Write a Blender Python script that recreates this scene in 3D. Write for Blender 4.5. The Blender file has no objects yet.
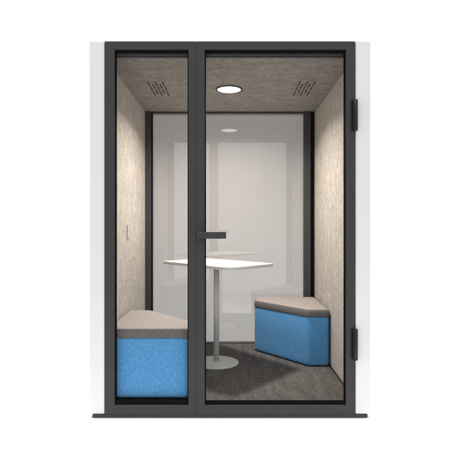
import bpy, bmesh, math, random
from mathutils import Vector
random.seed(4)
sc = bpy.context.scene
C = sc.collection
R = math.radians
CAM_Z = 1.0855
D = 2.6
FLOOR = CAM_Z - 0.995      # booth floor height
CEIL = CAM_Z + 1.0         # booth ceiling height
WI = 0.726                 # half the inner width
YB = 1.30                  # front face of the rear posts
YG = 1.37                  # rear glass
YEND = 1.40

# ---------------------------------------------------------------- materials
def new_mat(name):
    m = bpy.data.materials.new(name); m.use_nodes = True
    nt = m.node_tree
    b = nt.nodes['Principled BSDF']
    return m, nt, b
def N(nt, t, **kw):
    n = nt.nodes.new(t)
    for k, v in kw.items():
        if k.startswith('i_'):
            key = k[2:].replace('_', ' ')
            n.inputs[key].default_value = v
        else: setattr(n, k, v)
    return n
def L(nt, a, b): nt.links.new(a, b)
def ramp(nt, fac, stops):
    r = N(nt, 'ShaderNodeValToRGB'); e = r.color_ramp.elements
    while len(e) < len(stops): e.new(0.5)
    for i, (p, c) in enumerate(stops):
        e[i].position = p; e[i].color = (*c, 1) if len(c) == 3 else c
    L(nt, fac, r.inputs['Fac']); return r.outputs['Color']
def noise(nt, vec, scale, detail=3, rough=.6):
    n = N(nt, 'ShaderNodeTexNoise'); n.inputs['Scale'].default_value = scale
    n.inputs['Detail'].default_value = detail; n.inputs['Roughness'].default_value = rough
    L(nt, vec, n.inputs['Vector']); return n.outputs['Fac']
def mapped(nt, out, scale=(1, 1, 1), rot=(0, 0, 0)):
    mp = N(nt, 'ShaderNodeMapping'); mp.inputs['Scale'].default_value = scale
    mp.inputs['Rotation'].default_value = rot
    L(nt, out, mp.inputs['Vector']); return mp.outputs['Vector']
def mathn(nt, op, a, b=None, c=None):
    n = N(nt, 'ShaderNodeMath', operation=op)
    for i, v in enumerate((a, b, c)):
        if v is None: continue
        if isinstance(v, (int, float)): n.inputs[i].default_value = v
        else: L(nt, v, n.inputs[i])
    return n.outputs[0]
def mixc(nt, fac, a, b, mode='MIX'):
    n = N(nt, 'ShaderNodeMix', data_type='RGBA', blend_type=mode)
    for inp, v in ((n.inputs[0], fac), (n.inputs[6], a), (n.inputs[7], b)):
        if isinstance(v, (int, float)): inp.default_value = v
        elif isinstance(v, tuple): inp.default_value = (*v, 1)
        else: L(nt, v, inp)
    return n.outputs[2]
def bump(nt, b, h, strength, dist):
    n = N(nt, 'ShaderNodeBump'); n.inputs['Strength'].default_value = strength
    n.inputs['Distance'].default_value = dist
    L(nt, h, n.inputs['Height']); L(nt, n.outputs['Normal'], b.inputs['Normal'])

def metal(name, col, rough, spec=.5, metallic=0.0, var=.07):
    m, nt, b = new_mat(name)
    oc = N(nt, 'ShaderNodeTexCoord').outputs['Object']
    f = noise(nt, oc, 900, 2)
    g = noise(nt, oc, 5, 3)
    dark = tuple(c * (1 - var) for c in col); lite = tuple(c * (1 + var) for c in col)
    L(nt, ramp(nt, g, [(.3, dark), (.7, lite)]), b.inputs['Base Color'])
    b.inputs['Metallic'].default_value = metallic
    rr = mathn(nt, 'MULTIPLY_ADD', g, .15, rough - .07)
    L(nt, rr, b.inputs['Roughness'])
    b.inputs['Specular IOR Level'].default_value = spec
    bump(nt, b, f, .12, .0004)
    return m
M = {}
M['frame'] = metal('powder coated dark grey', (.043, .043, .044), .62, .22)
M['post'] = metal('dark grey profile', (.05, .051, .052), .5, .3)
M['black'] = metal('black rubber', (.004, .004, .0045), .8, .1)
M['hinge'] = metal('satin black', (.008, .008, .008), .45, .3)
M['white'] = metal('white lacquer', (.722, .722, .708), .5, .2, 0, .008)
M['steel'] = metal('light grey coated steel', (.58, .585, .57), .4, .4)
M['plate'] = metal('brushed metal', (.42, .41, .40), .35, .5, .5)
M['slot'] = metal('vent slot dark', (.03, .03, .028), .8, .1)

def felt(name, stretch, top):
    m, nt, b = new_mat(name)
    oc = N(nt, 'ShaderNodeTexCoord').outputs['Object']
    s1 = noise(nt, mapped(nt, oc, stretch), 55, 5, .7)
    s2 = noise(nt, oc, 240, 3, .7)
    s3 = noise(nt, mapped(nt, oc, stretch), 150, 4, .65)
    big = noise(nt, mapped(nt, oc, stretch), 14.0, 4, .6)
    v = mathn(nt, 'ADD', mathn(nt, 'MULTIPLY', s1, .45), mathn(nt, 'MULTIPLY', s2, .3))
    v = mathn(nt, 'ADD', v, mathn(nt, 'MULTIPLY', s3, .25))
    lo = tuple(c * .56 for c in top); md = tuple(c * .93 for c in top); hi = tuple(min(c * 1.25, .9) for c in top)
    col = ramp(nt, v, [(.40, lo), (.5, md), (.60, hi)])
    bg = ramp(nt, big, [(.35, (.86, .86, .86)), (.65, (1.08, 1.07, 1.05))])
    L(nt, mixc(nt, 1.0, col, bg, 'MULTIPLY'), b.inputs['Base Color'])
    b.inputs['Roughness'].default_value = .95
    b.inputs['Specular IOR Level'].default_value = .1
    b.inputs['Sheen Weight'].default_value = .1
    bump(nt, b, v, .5, .003)
    return m
M['felt_wall'] = felt('beige felt wall', (1, 1, .5), (.525, .482, .430))
M['felt_ceil'] = felt('taupe felt ceiling', (.5, 1, 1), (.295, .272, .250))

def fabric(name, base, dark, lite, pitch, contrast_big=.25):
    m, nt, b = new_mat(name)
    uv = N(nt, 'ShaderNodeUVMap'); uv.uv_map = 'UVMap'
    u = uv.outputs['UV']
    # jitter the yarns a little
    nz = N(nt, 'ShaderNodeTexNoise'); nz.inputs['Scale'].default_value = 70; L(nt, u, nz.inputs['Vector'])
    off = N(nt, 'ShaderNodeVectorMath', operation='MULTIPLY_ADD')
    L(nt, nz.outputs['Color'], off.inputs[0]); off.inputs[1].default_value = (.006,) * 3; L(nt, u, off.inputs[2])
    sep = N(nt, 'ShaderNodeSeparateXYZ'); L(nt, off.outputs[0], sep.inputs[0])
    k = 2 * math.pi / pitch
    sx = mathn(nt, 'SINE', mathn(nt, 'MULTIPLY', sep.outputs[0], k))
    sy = mathn(nt, 'SINE', mathn(nt, 'MULTIPLY', sep.outputs[1], k))
    w = mathn(nt, 'MULTIPLY_ADD', mathn(nt, 'ADD', sx, sy), .25, .5)
    # slubs: thicker yarns along both directions, and fine melange
    h = noise(nt, mapped(nt, u, (45, 230, 1)), 1, 2)
    v = noise(nt, mapped(nt, u, (230, 45, 1)), 1, 2)
    fine = noise(nt, u, 330, 2, .7)
    t = mathn(nt, 'MULTIPLY', w, .16)
    t = mathn(nt, 'ADD', t, mathn(nt, 'MULTIPLY', h, .20))
    t = mathn(nt, 'ADD', t, mathn(nt, 'MULTIPLY', v, .20))
    t = mathn(nt, 'ADD', t, mathn(nt, 'MULTIPLY', fine, .44))
    L(nt, ramp(nt, t, [(.36, dark), (.5, base), (.64, lite)]), b.inputs['Base Color'])
    b.inputs['Roughness'].default_value = .9
    b.inputs['Specular IOR Level'].default_value = .15
    b.inputs['Sheen Weight'].default_value = .15
    bump(nt, b, t, .6, .002)
    return m
M['blue'] = fabric('blue woven fabric', (.085, .305, .60), (.022, .11, .30), (.22, .52, .86), .0066)
M['band'] = fabric('shaded taupe fabric', (.143, .133, .130), (.062, .058, .057), (.25, .235, .23), .006)  # cushion sides: taupe darkened in the colour, in place of shade
M['taupe'] = fabric('taupe woven fabric', (.375, .33, .308), (.12, .105, .098), (.64, .58, .545), .0075)

def carpet():
    m, nt, b = new_mat('grey brown loop carpet')
    oc = N(nt, 'ShaderNodeTexCoord').outputs['Object']
    rows = noise(nt, mapped(nt, oc, (330, 30, 1)), 1, 2, .5)
    loops = noise(nt, mapped(nt, oc, (460, 260, 1)), 1, 2, .7)
    broad = noise(nt, mapped(nt, oc, (22, 3, 1)), 1, 2)
    t = mathn(nt, 'ADD', mathn(nt, 'MULTIPLY', rows, .38), mathn(nt, 'MULTIPLY', loops, .47))
    t = mathn(nt, 'ADD', t, mathn(nt, 'MULTIPLY', broad, .15))
    sp = N(nt, 'ShaderNodeSeparateXYZ'); L(nt, oc, sp.inputs[0])
    ribs = mathn(nt, 'SINE', mathn(nt, 'MULTIPLY', sp.outputs[0], 2 * math.pi / .0125))
    t = mathn(nt, 'MULTIPLY_ADD', ribs, .03, t)
    L(nt, ramp(nt, t, [(.38, (.034, .033, .032)), (.5, (.125, .117, .110)), (.66, (.29, .272, .255))]), b.inputs['Base Color'])
    b.inputs['Roughness'].default_value = .95
    b.inputs['Specular IOR Level'].default_value = .05
    bump(nt, b, t, .8, .006)
    return m
M['carpet'] = carpet()

def glass_front():
    m, nt, b = new_mat('clear coated glass')
    nt.nodes.remove(b)
    out = nt.nodes['Material Output']
    tr = N(nt, 'ShaderNodeBsdfTransparent'); tr.inputs['Color'].default_value = (.985, .985, .985, 1)
    gl = N(nt, 'ShaderNodeBsdfGlossy'); gl.inputs['Roughness'].default_value = .01
    lw = N(nt, 'ShaderNodeFresnel'); lw.inputs['IOR'].default_value = 1.08
    mx = N(nt, 'ShaderNodeMixShader')
    L(nt, lw.outputs[0], mx.inputs[0]); L(nt, tr.outputs[0], mx.inputs[1]); L(nt, gl.outputs[0], mx.inputs[2])
    L(nt, mx.outputs[0], out.inputs['Surface'])
    return m
M['glass'] = glass_front()
def glass_rear():
    # milky privacy-coated pane: scatters the booth's light, lets a little daylight through, reflects the room
    m, nt, b = new_mat('milky reflective glass')
    nt.nodes.remove(b)
    out = nt.nodes['Material Output']
    tr = N(nt, 'ShaderNodeBsdfTransparent'); tr.inputs['Color'].default_value = (.93, .915, .90, 1)
    di = N(nt, 'ShaderNodeBsdfDiffuse'); di.inputs['Color'].default_value = (.27, .25, .24, 1)
    gl = N(nt, 'ShaderNodeBsdfGlossy'); gl.inputs['Roughness'].default_value = .004
    m1 = N(nt, 'ShaderNodeMixShader'); m1.inputs[0].default_value = .55
    L(nt, tr.outputs[0], m1.inputs[1]); L(nt, di.outputs[0], m1.inputs[2])
    m2 = N(nt, 'ShaderNodeMixShader'); m2.inputs[0].default_value = .10
    L(nt, m1.outputs[0], m2.inputs[1]); L(nt, gl.outputs[0], m2.inputs[2])
    L(nt, m2.outputs[0], out.inputs['Surface'])
    return m
M['glass_rear'] = glass_rear()
m, nt, b = new_mat('lamp diffuser'); M['lamp'] = m
b.inputs['Base Color'].default_value = (.9, .9, .88, 1)
b.inputs['Emission Color'].default_value = (1, .97, .93, 1); b.inputs['Emission Strength'].default_value = 3.2
m, nt, b = new_mat('white table laminate'); M['laminate'] = m
b.inputs['Base Color'].default_value = (.84, .84, .83, 1); b.inputs['Roughness'].default_value = .38
oc = N(nt, 'ShaderNodeTexCoord').outputs['Object']
bump(nt, b, noise(nt, oc, 700, 2), .05, .0003)
m, nt, b = new_mat('table edge band'); M['edge'] = m
b.inputs['Roughness'].default_value = .5
L(nt, ramp(nt, noise(nt, N(nt, 'ShaderNodeTexCoord').outputs['Object'], 60), [(.3, (.56, .55, .53)), (.7, (.62, .61, .59))]), b.inputs['Base Color'])
m, nt, b = new_mat('white studio floor'); M['studio'] = m
b.inputs['Roughness'].default_value = .8; b.inputs['Specular IOR Level'].default_value = .2
L(nt, ramp(nt, noise(nt, N(nt, 'ShaderNodeTexCoord').outputs['Object'], 2), [(.3, (.86, .86, .86)), (.7, (.88, .88, .88))]), b.inputs['Base Color'])

# ---------------------------------------------------------------- builders
def box(bm, x0, x1, y0, y1, z0, z1):
    v = [bm.verts.new((x, y, z)) for x in (x0, x1) for y in (y0, y1) for z in (z0, z1)]
    for f in ((0, 1, 3, 2), (4, 6, 7, 5), (0, 4, 5, 1), (2, 3, 7, 6), (0, 2, 6, 4), (1, 5, 7, 3)):
        bm.faces.new([v[i] for i in f])
def link(name, bm, mats, parent=None, bevel=0, seg=2, smooth=False):
    bmesh.ops.recalc_face_normals(bm, faces=bm.faces)
    me = bpy.data.meshes.new(name); bm.to_mesh(me); bm.free()
    o = bpy.data.objects.new(name, me); C.objects.link(o)
    for mt in (mats if isinstance(mats, (list, tuple)) else [mats]): me.materials.append(M[mt])
    if smooth:
        for p in me.polygons: p.use_smooth = True
    if bevel:
        md = o.modifiers.new('bevel', 'BEVEL'); md.width = bevel; md.segments = seg
        md.limit_method = 'ANGLE'; md.angle_limit = R(40)
    if parent: o.parent = parent
    return o
def boxes(name, bl, mat, parent=None, bevel=.0015, seg=2):
    bm = bmesh.new()
    for b_ in bl: box(bm, *b_)
    return link(name, bm, mat, parent, bevel, seg)
def empty(name, loc, label, cat, group=None):
    o = bpy.data.objects.new(name, None); C.objects.link(o); o.location = loc
    o.empty_display_size = .1
    o['label'] = label; o['category'] = cat
    if group: o['group'] = group
    return o
def frame_ring(bm, x0, x1, z0, z1, ix0, ix1, iz0, iz1, y0, y1):
    """one closed rectangular ring, mitred at the corners"""
    rings = []
    for (a, b_, c, d) in ((x0, x1, z0, z1), (ix0, ix1, iz0, iz1)):
        for y in (y0, y1):
            rings.append([bm.verts.new((x, y, z)) for x, z in ((a, c), (b_, c), (b_, d), (a, d))])
    o0, o1, i0, i1 = rings
    for i in range(4):
        j = (i + 1) % 4
        bm.faces.new((o0[i], o0[j], i0[j], i0[i])); bm.faces.new((o1[i], i1[i], i1[j], o1[j]))
        bm.faces.new((o0[i], o1[i], o1[j], o0[j])); bm.faces.new((i0[i], i0[j], i1[j], i1[i]))
def lathe(bm, prof, cx=0, cy=0, n=64):
    rings = []
    for r, z in prof:
        if r < 1e-6: rings.append([bm.verts.new((cx, cy, z))])
        else: rings.append([bm.verts.new((cx + r * math.cos(2 * math.pi * i / n), cy + r * math.sin(2 * math.pi * i / n), z)) for i in range(n)])
    for a, b_ in zip(rings, rings[1:]):
        for i in range(n):
            j = (i + 1) % n
            if len(a) == 1 and len(b_) == 1: continue
            if len(a) == 1: bm.faces.new((a[0], b_[i], b_[j]))
            elif len(b_) == 1: bm.faces.new((a[i], a[j], b_[0]))
            else: bm.faces.new((a[i], a[j], b_[j], b_[i]))
def rpoly(pts, radii, inset, seg=8):
    """outline of a convex counter-clockwise polygon with rounded corners, moved inwards by inset"""
    n = len(pts); out = []
    for i in range(n):
        p0, p1, p2 = Vector(pts[i - 1]), Vector(pts[i]), Vector(pts[(i + 1) % n])
        d0 = (p1 - p0).normalized(); d1 = (p2 - p1).normalized()
        n0 = Vector((-d0.y, d0.x)); n1 = Vector((-d1.y, d1.x))
        half = d0.angle(d1) / 2
        r = radii[i]
        c = p1 + (n0 + n1).normalized() * (r / math.cos(half))     # centre of the corner arc
        rr = r - inset
        for k in range(seg + 1):
            a = k / seg
            ang0 = math.atan2(-n0.y, -n0.x); tot = 2 * half
            ang = ang0 + tot * a
            if rr >= 0: out.append(c + Vector((math.cos(ang), math.sin(ang))) * rr)
            else:
                q = p1 + (n0 + n1).normalized() * (inset / math.cos(half))
                out.append(q + Vector((math.cos(ang), math.sin(ang))) * .0004)
    return out
def prism(name, pts, radii, prof, mats, parent, mat_side=0, mat_top=None, cap_dome=0, smooth=True):
    """prof: list of (inset, z); UV side = arc length, z ; top = x, y"""
    bm = bmesh.new(); uvl = bm.loops.layers.uv.new('UVMap')
    base = rpoly(pts, radii, 0); n = len(base)
    arc = [0]
    for i in range(n): arc.append(arc[-1] + (base[(i + 1) % n] - base[i]).length)
    rings = []
    for ins, z in prof:
        rings.append([bm.verts.new((p.x, p.y, z)) for p in rpoly(pts, radii, ins)])
    s = 0
    for k, (a, b_) in enumerate(zip(rings, rings[1:])):
        ds = math.hypot(prof[k + 1][0] - prof[k][0], prof[k + 1][1] - prof[k][1])
        for i in range(n):
            j = (i + 1) % n
            f = bm.faces.new((a[i], a[j], b_[j], b_[i])); f.smooth = smooth
            for lp, uvv in zip(f.loops, ((arc[i], s), (arc[i + 1], s), (arc[i + 1], s + ds), (arc[i], s + ds))):
                lp[uvl].uv = uvv
        s += ds
    for ring, flip in ((rings[0], True), (rings[-1], False)):
        cx = sum(v.co.x for v in ring) / n; cy = sum(v.co.y for v in ring) / n
        # inner rings so that the top can swell
        prev = ring
        if not flip and cap_dome:
            z0 = ring[0].co.z
            for t in (.12, .3, .55, .8):
                cur = [bm.verts.new((v.co.x + (cx - v.co.x) * t, v.co.y + (cy - v.co.y) * t, z0 + cap_dome * math.sin(t * math.pi / 2))) for v in ring]
                for i in range(n):
                    j = (i + 1) % n
                    f = bm.faces.new((prev[i], prev[j], cur[j], cur[i])); f.smooth = smooth
                    f.material_index = mat_top or 0
                    for lp in f.loops: lp[uvl].uv = (lp.vert.co.x, lp.vert.co.y)
                prev = cur
            c = bm.verts.new((cx, cy, z0 + cap_dome))
        else: c = bm.verts.new((cx, cy, ring[0].co.z))
        for i in range(n):
            j = (i + 1) % n
            f = bm.faces.new((prev[i], prev[j], c) if not flip else (prev[j], prev[i], c))
            f.smooth = bool(cap_dome) and not flip
            if not flip and mat_top is not None: f.material_index = mat_top
            for lp in f.loops: lp[uvl].uv = (lp.vert.co.x, lp.vert.co.y)
    me = bpy.data.meshes.new(name); bm.to_mesh(me); bm.free()
    for mt in (mats if isinstance(mats, (list, tuple)) else [mats]): me.materials.append(M[mt])
    o = bpy.data.objects.new(name, me); C.objects.link(o); o.parent = parent
    return o

# ---------------------------------------------------------------- setting
# white seamless sweep: flat ground, curve added behind to grade light through the rear pane
prof = [(-2.4, 0)] + [(2.0 + 4.0 * math.sin(t), 4.0 - 4.0 * math.cos(t)) for t in [k * R(78) / 40 for k in range(41)]]
bm = bmesh.new(); rows = [[bm.verts.new((x, y, z)) for x in (-5, 5)] for y, z in prof]
for p_, q_ in zip(rows, rows[1:]): bm.faces.new((p_[0], p_[1], q_[1], q_[0]))
fl = link('ground', bm, 'studio', smooth=True); fl['kind'] = 'structure'
md = fl.modifiers.new('thickness', 'SOLIDIFY'); md.thickness = .05; md.offset = 1

# ---------------------------------------------------------------- booth
booth = empty('meeting_booth', (0, 0, 0), 'tall white and dark grey glass-fronted meeting booth standing on the white ground', 'booth')
TOP = CAM_Z + 1.064; BOT = CAM_Z - 1.064
# outer shell: white side panels, thicker behind the front edge
def extrude_z(bm, poly, z0, z1):
    a = [bm.verts.new((x, y, z0)) for x, y in poly]; b_ = [bm.verts.new((x, y, z1)) for x, y in poly]
    n = len(poly)
    bm.faces.new(a[::-1]); bm.faces.new(b_)
    for i in range(n):
        j = (i + 1) % n; bm.faces.new((a[i], a[j], b_[j], b_[i]))
for s in (-1, 1):
    bm = bmesh.new()
    extrude_z(bm, [(s * .7165, .006), (s * .803, .006), (s * .803, YEND), (s * .7415, YEND), (s * .7415, .046), (s * .7165, .046)], BOT + .0015, CAM_Z + 1.068)
    link('side_panel', bm, 'white', booth, .005, 4)
boxes('roof_panel', [(-.7400, .7400, .050, YEND - .003, CEIL + .0165, CAM_Z + 1.058)], 'white', booth, .002)
boxes('base_plate', [(-.785, .785, .0015, YEND - .01, .004, BOT)], 'frame', booth, .002)
boxes('floor_carpet', [(-.7160, .7160, .0365, YG + .012, BOT + .0015, FLOOR)], 'carpet', booth, 0)
for s in (-1, 1):
    x0, x1 = sorted((s * WI, s * .7400))
    boxes('wall_lining', [(x0, x1, .048, YB + .03, FLOOR + .001, CEIL - .0025)], 'felt_wall', booth, .003, 3)
boxes('ceiling_lining', [(-.7395, .7395, .062, YB + .03, CEIL, CEIL + .015)], 'felt_ceil', booth, .002, 2)
# ceiling air vents: staggered rows of narrow slots
def vent(xc, y0):
    bm = bmesh.new()
    for k in range(5):
        x = xc + (k - 2) * .0255
        long = k % 2 == 0
        segs = [(0, .10), (.118, .218), (.236, .336)] if long else [(.056, .158), (.176, .278)]
        for a, b_ in segs:
            # a slot: recessed dark tray with a thin raised lip, ends rounded
            pts = [(x - .0034, y0 + a + .004), (x, y0 + a), (x + .0034, y0 + a + .004), (x + .0034, y0 + b_ - .004), (x, y0 + b_), (x - .0034, y0 + b_ - .004)]
            extrude_z(bm, pts, CEIL - .0015, CEIL + .004)
    link('air_vent', bm, 'slot', booth)
vent(-.512, .515); vent(.530, .505)
# ceiling lamp: dark ring with flush diffuser
LX, LY = -.007, .688
bm = bmesh.new()
lathe(bm, [(.084, CEIL - .001), (.0845, CEIL - .0055), (.087, CEIL - .008), (.093, CEIL - .008), (.0965, CEIL - .005), (.097, CEIL + .002), (.084, CEIL + .002), (.084, CEIL - .001)], LX, LY, 72)
ring = link('ceiling_lamp', bm, 'post', booth, smooth=True)
bm = bmesh.new(); lathe(bm, [(0, CEIL - .0035), (.0838, CEIL - .0035), (.0838, CEIL - .0005), (0, CEIL - .0005)], LX, LY, 72)
link('diffuser', bm, 'lamp', ring)
# wall plate on the left lining
bm = bmesh.new()
box(bm, -WI, -WI + .006, .604, .626, CAM_Z - .078, CAM_Z + .022)
box(bm, -WI, -WI + .016, .609, .622, CAM_Z - .078, CAM_Z - .069)
link('coat_hook', bm, 'plate', booth, .002, 3)

# rear: posts, head and sill profile, glass
rf = bmesh.new()
box(rf, -.7255, -.6750, YB, YB + .05, FLOOR + .001, CEIL - .001)
box(rf, .6330, .6900, YB, YB + .05, FLOOR + .001, CEIL - .001)
box(rf, -.6748, .6328, YB + .018, YB + .05, CEIL - .016, CEIL - .001)
box(rf, -.6748, .6328, YB + .03, YB + .05, FLOOR + .001, FLOOR + .006)
rear = link('rear_frame', rf, 'post', booth, .002)
boxes('seal_gap_shade', [(.6902, .7255, YB + .02, YB + .05, FLOOR + .001, CEIL - .001)], 'black', rear, 0)  # black strip standing in for the shadow gap beside the right post
boxes('seal_gap_shade', [(-.6748, -.6660, YB + .01, YB + .05, FLOOR + .001, CEIL - .017)], 'black', rear, 0)
boxes('rear_glass', [(-.724, .724, YG, YG + .010, FLOOR + .001, CEIL - .001)], 'glass_rear', booth, 0)
bb = bmesh.new()
frame_ring(bb, -.7405, .7405, FLOOR + .0005, CEIL + .0145, -.722, .722, FLOOR + .003, CEIL - .003, YG + .0125, YEND - .004)
link('rear_trim', bb, 'frame', booth, .001)

# front: fixed light on the left, door on the right
ZT = CAM_Z + 1.064; ZB = BOT + .0012
zt = CAM_Z + 1.0175; zb = CAM_Z - 1.0100
def pane(name, x0, x1, z0, z1, y, parent):
    bm = bmesh.new(); box(bm, x0, x1, y, y + .008, z0, z1)
    return link(name, bm, 'glass', parent)
def leaf(name, x0, x1, ix0, ix1, parent, lip=.016):
    bm = bmesh.new()
    frame_ring(bm, x0, x1, ZB, ZT, ix0, ix1, zb, zt, 0, .030)
    o = link(name, bm, 'frame', parent, .0012)
    g = bmesh.new()
    frame_ring(g, ix0 + .0005, ix1 - .0005, zb + .0005, zt - .0005, ix0 + .006, ix1 - .006, zb + lip, zt - .010, .010, .034)
    return o, g
ff, g = leaf('fixed_front_frame', -.7135, -.1945, -.6585, -.2365, booth, .026)
link('gasket', g, 'black', ff)
pane('glass_pane', -.6525, -.2425, zb + .026, zt - .010, .018, ff)
door, g = leaf('door', -.1935, .7125, -.1440, .6610, booth)
link('gasket', g, 'black', door)
pane('glass_pane', -.1380, .6550, zb + .016, zt - .010, .018, door)
# header profile seen through the glass, just in front of the ceiling felt
hb = bmesh.new()
box(hb, -.7160, .7160, .0355, .0595, CEIL - .004, ZT - .0012)
box(hb, -.7160, .7160, .0480, .0610, CEIL - .010, CEIL - .0042)
link('header_profile', hb, 'post', booth, .0015)
# jambs inside the front frame
for s in (-1, 1):
    x0, x1 = sorted((s * .690, s * .7160))
    boxes('jamb', [(x0, x1, .0355, .0465, FLOOR + .001, CEIL - .011)], 'black', booth)
# door handle: square rose on the stile and a flat lever
hz = CAM_Z - .041
hb = bmesh.new()
box(hb, -.1880, -.1500, -.010, -.0002, hz - .022, hz + .022)
box(hb, -.1795, -.1585, -.036, -.0102, hz - .0105, hz + .0105)
handle = link('handle', hb, 'frame', door, .0015)
boxes('lever', [(-.1850, -.0215, -.050, -.0362, hz - .019, hz + .019)], 'frame', handle, .002)
ih = bmesh.new()
box(ih, -.1880, -.1500, .0302, .040, hz - .022, hz + .022)
box(ih, -.1795, -.1585, .0402, .062, hz - .0105, hz + .0105)
box(ih, -.1850, -.0300, .0622, .074, hz - .017, hz + .017)
link('inner_lever', ih, 'frame', handle, .0015)
# hinges
for zc in (CAM_Z + .640, CAM_Z - .660):
    bm = bmesh.new()
    h = .0885; cx, cy, r = .7108, -.014, .0135
    lathe(bm, [(0, zc - h), (r - .002, zc - h), (r, zc - h + .002), (r, zc + h - .002), (r - .002, zc + h), (0, zc + h)], cx, cy, 32)
    box(bm, .6885, .7110, -.005, -.0003, zc - h + .004, zc + h - .004)  # leaf drawn wide and black to stand in for the barrel's shadow
    box(bm, .7100, .7230, -.008, .0055, zc - h + .004, zc + h - .004)
    o = link('hinge', bm, 'hinge', door)
    for p in o.data.polygons: p.use_smooth = len(p.vertices) == 4 and abs(p.normal.z) < .1 and p.area < .002

# ---------------------------------------------------------------- stools
SH = .414; CU = .060
def stool(loc, flip, label):
    """pentagon in plan; wide end and the two wall sides straight; local frame: narrow end at y=0 for the right one"""
    root = empty('corner_stool', loc, label, 'stool', 'blue upholstered stools inside the booth')
    # right stool, local coords relative to its narrow inner corner
    P = [(0, 0), (.160, 0), (.160, .600), (-.335, .600), (-.362, .430)]
    Rd = [.045, .028, .018, .050, .045]
    if flip:
        P = [(-x, -y) for x, y in P]
    def out(P, d):    # same outline pushed out by d
        q = []
        n = len(P)
        for i in range(n):
            p0, p1, p2 = Vector(P[i - 1]), Vector(P[i]), Vector(P[(i + 1) % n])
            a = (p1 - p0).normalized(); b_ = (p2 - p1).normalized()
            na = Vector((a.y, -a.x)); nb = Vector((b_.y, -b_.x))
            m_ = (na + nb); m_ = m_ / (1 + na.dot(nb))
            q.append(tuple(p1 + m_ * d))
        return q
    B = out(P, -.003)
    hb = SH - CU
    prism('body', B, Rd, [(.015, .0058), (.006, .009), (.0015, .016), (0, .026), (0, .06), (0, .12), (0, .2), (0, hb - .012), (.002, hb - .004), (.006, hb)], 'blue', root)
    prism('plinth', out(P, -.02), Rd, [(0, 0), (0, .0055)], 'black', root)
    prism('cushion', P, Rd, [(.006, hb + .0005), (.001, hb + .004), (-.001, hb + .010), (-.0015, hb + .022), (-.001, SH - .026), (.0005, SH - .019), (.0035, SH - .0125), (.0085, SH - .0065), (.015, SH - .0025), (.023, SH - .0005), (.031, SH)], ['band', 'taupe'], root, mat_top=1, cap_dome=.006)
    cu = [o for o in C.objects if o.parent == root and o.name.startswith('cushion')][0]
    for p in cu.data.polygons:
        if p.center.z > SH - .0060: p.material_index = 1
    return root
stool((.557, .668, FLOOR), False, 'blue stool with taupe seat at the back right, beside the felt wall')
stool((-.560, .648, FLOOR), True, 'blue stool with taupe seat at the front left, close behind the glass')

# ---------------------------------------------------------------- table
tx, ty = -.100, .760
table = empty('pedestal_table', (tx, ty, FLOOR), 'small white-topped table on a single grey pole with round foot', 'table')
u = Vector((-.65, .757)).normalized(); v = Vector((.66, .75)).normalized()
a, b_ = .395, .240
P = [-a * u + b_ * v, a * u + b_ * v, a * u - b_ * v, -a * u - b_ * v]      # right tip, back, left tip, front
P = [tuple(p) for p in P]
ar = sum(P[i][0] * P[(i + 1) % 4][1] - P[(i + 1) % 4][0] * P[i][1] for i in range(4))
assert ar > 0
HT = CAM_Z - .252 - FLOOR
Rd = [.03, .08, .03, .08]
top = prism('tabletop', P, Rd, [(.0015, HT - .020), (0, HT - .019), (0, HT - .0015), (.0004, HT - .0005), (.0015, HT)], ['edge', 'laminate'], table, mat_top=1, smooth=True)
bm = bmesh.new(); lathe(bm, [(0, .011), (.0205, .011), (.0205, HT - .0265), (.0, HT - .0265)], 0, 0, 40)
o = link('pole', bm, 'steel', table)
for p in o.data.polygons: p.use_smooth = abs(p.normal.z) < .5
bm = bmesh.new(); lathe(bm, [(0, .0), (.160, .0), (.165, .003), (.165, .007), (.160, .0105), (.024, .013), (.0235, .022), (0.0206, .022), (.0206, .012), (0, .012)], 0, 0, 72)
o = link('foot', bm, 'steel', table)
for p in o.data.polygons: p.use_smooth = True
md = o.modifiers.new('split', 'EDGE_SPLIT'); md.split_angle = R(35)
bm = bmesh.new(); box(bm, -.07, .07, -.07, .07, HT - .0262, HT - .0203)
link('mounting_plate', bm, 'steel', table, .001)

# ---------------------------------------------------------------- light
w = bpy.data.worlds.new('World'); sc.world = w; w.use_nodes = True
bg = w.node_tree.nodes['Background']; bg.inputs['Color'].default_value = (1, 1, 1, 1); bg.inputs['Strength'].default_value = 1.02
# the booth's own downlight
ld = bpy.data.lights.new('ceiling_lamp_light', 'AREA'); ld.shape = 'DISK'; ld.size = .13; ld.energy = 23; ld.spread = R(148); ld.color = (1, .925, .85)
lo = bpy.data.objects.new('ceiling_lamp_light', ld); lo.location = (LX, LY, CEIL - .012); C.objects.link(lo)
# added light with no real source, aimed straight down to whiten the ground
ad = bpy.data.lights.new('ground_fill_light', 'AREA'); ad.shape = 'RECTANGLE'; ad.size = 10; ad.size_y = 6.5
ad.energy = 355; ad.spread = R(25)
ao = bpy.data.objects.new('ground_fill_light', ad); ao.location = (0, 2.62, 6.6); C.objects.link(ao)

# ---------------------------------------------------------------- camera
cd = bpy.data.cameras.new('camera'); cam = bpy.data.objects.new('camera', cd); C.objects.link(cam)
cam.location = (0, -D, CAM_Z); cam.rotation_euler = (R(90), 0, 0)
cd.sensor_width = 36; cd.lens = 456.3 / 460 * 36; cd.shift_y = -2 / 460; cd.clip_end = 200; cd.clip_start = .01
sc.camera = cam
sc.view_settings.view_transform = 'Standard'; sc.view_settings.look = 'None'
sc.view_settings.exposure = 0; sc.view_settings.gamma = 1
sc.cycles.max_bounces = 12; sc.cycles.transparent_max_bounces = 16; sc.cycles.sample_clamp_indirect = 6
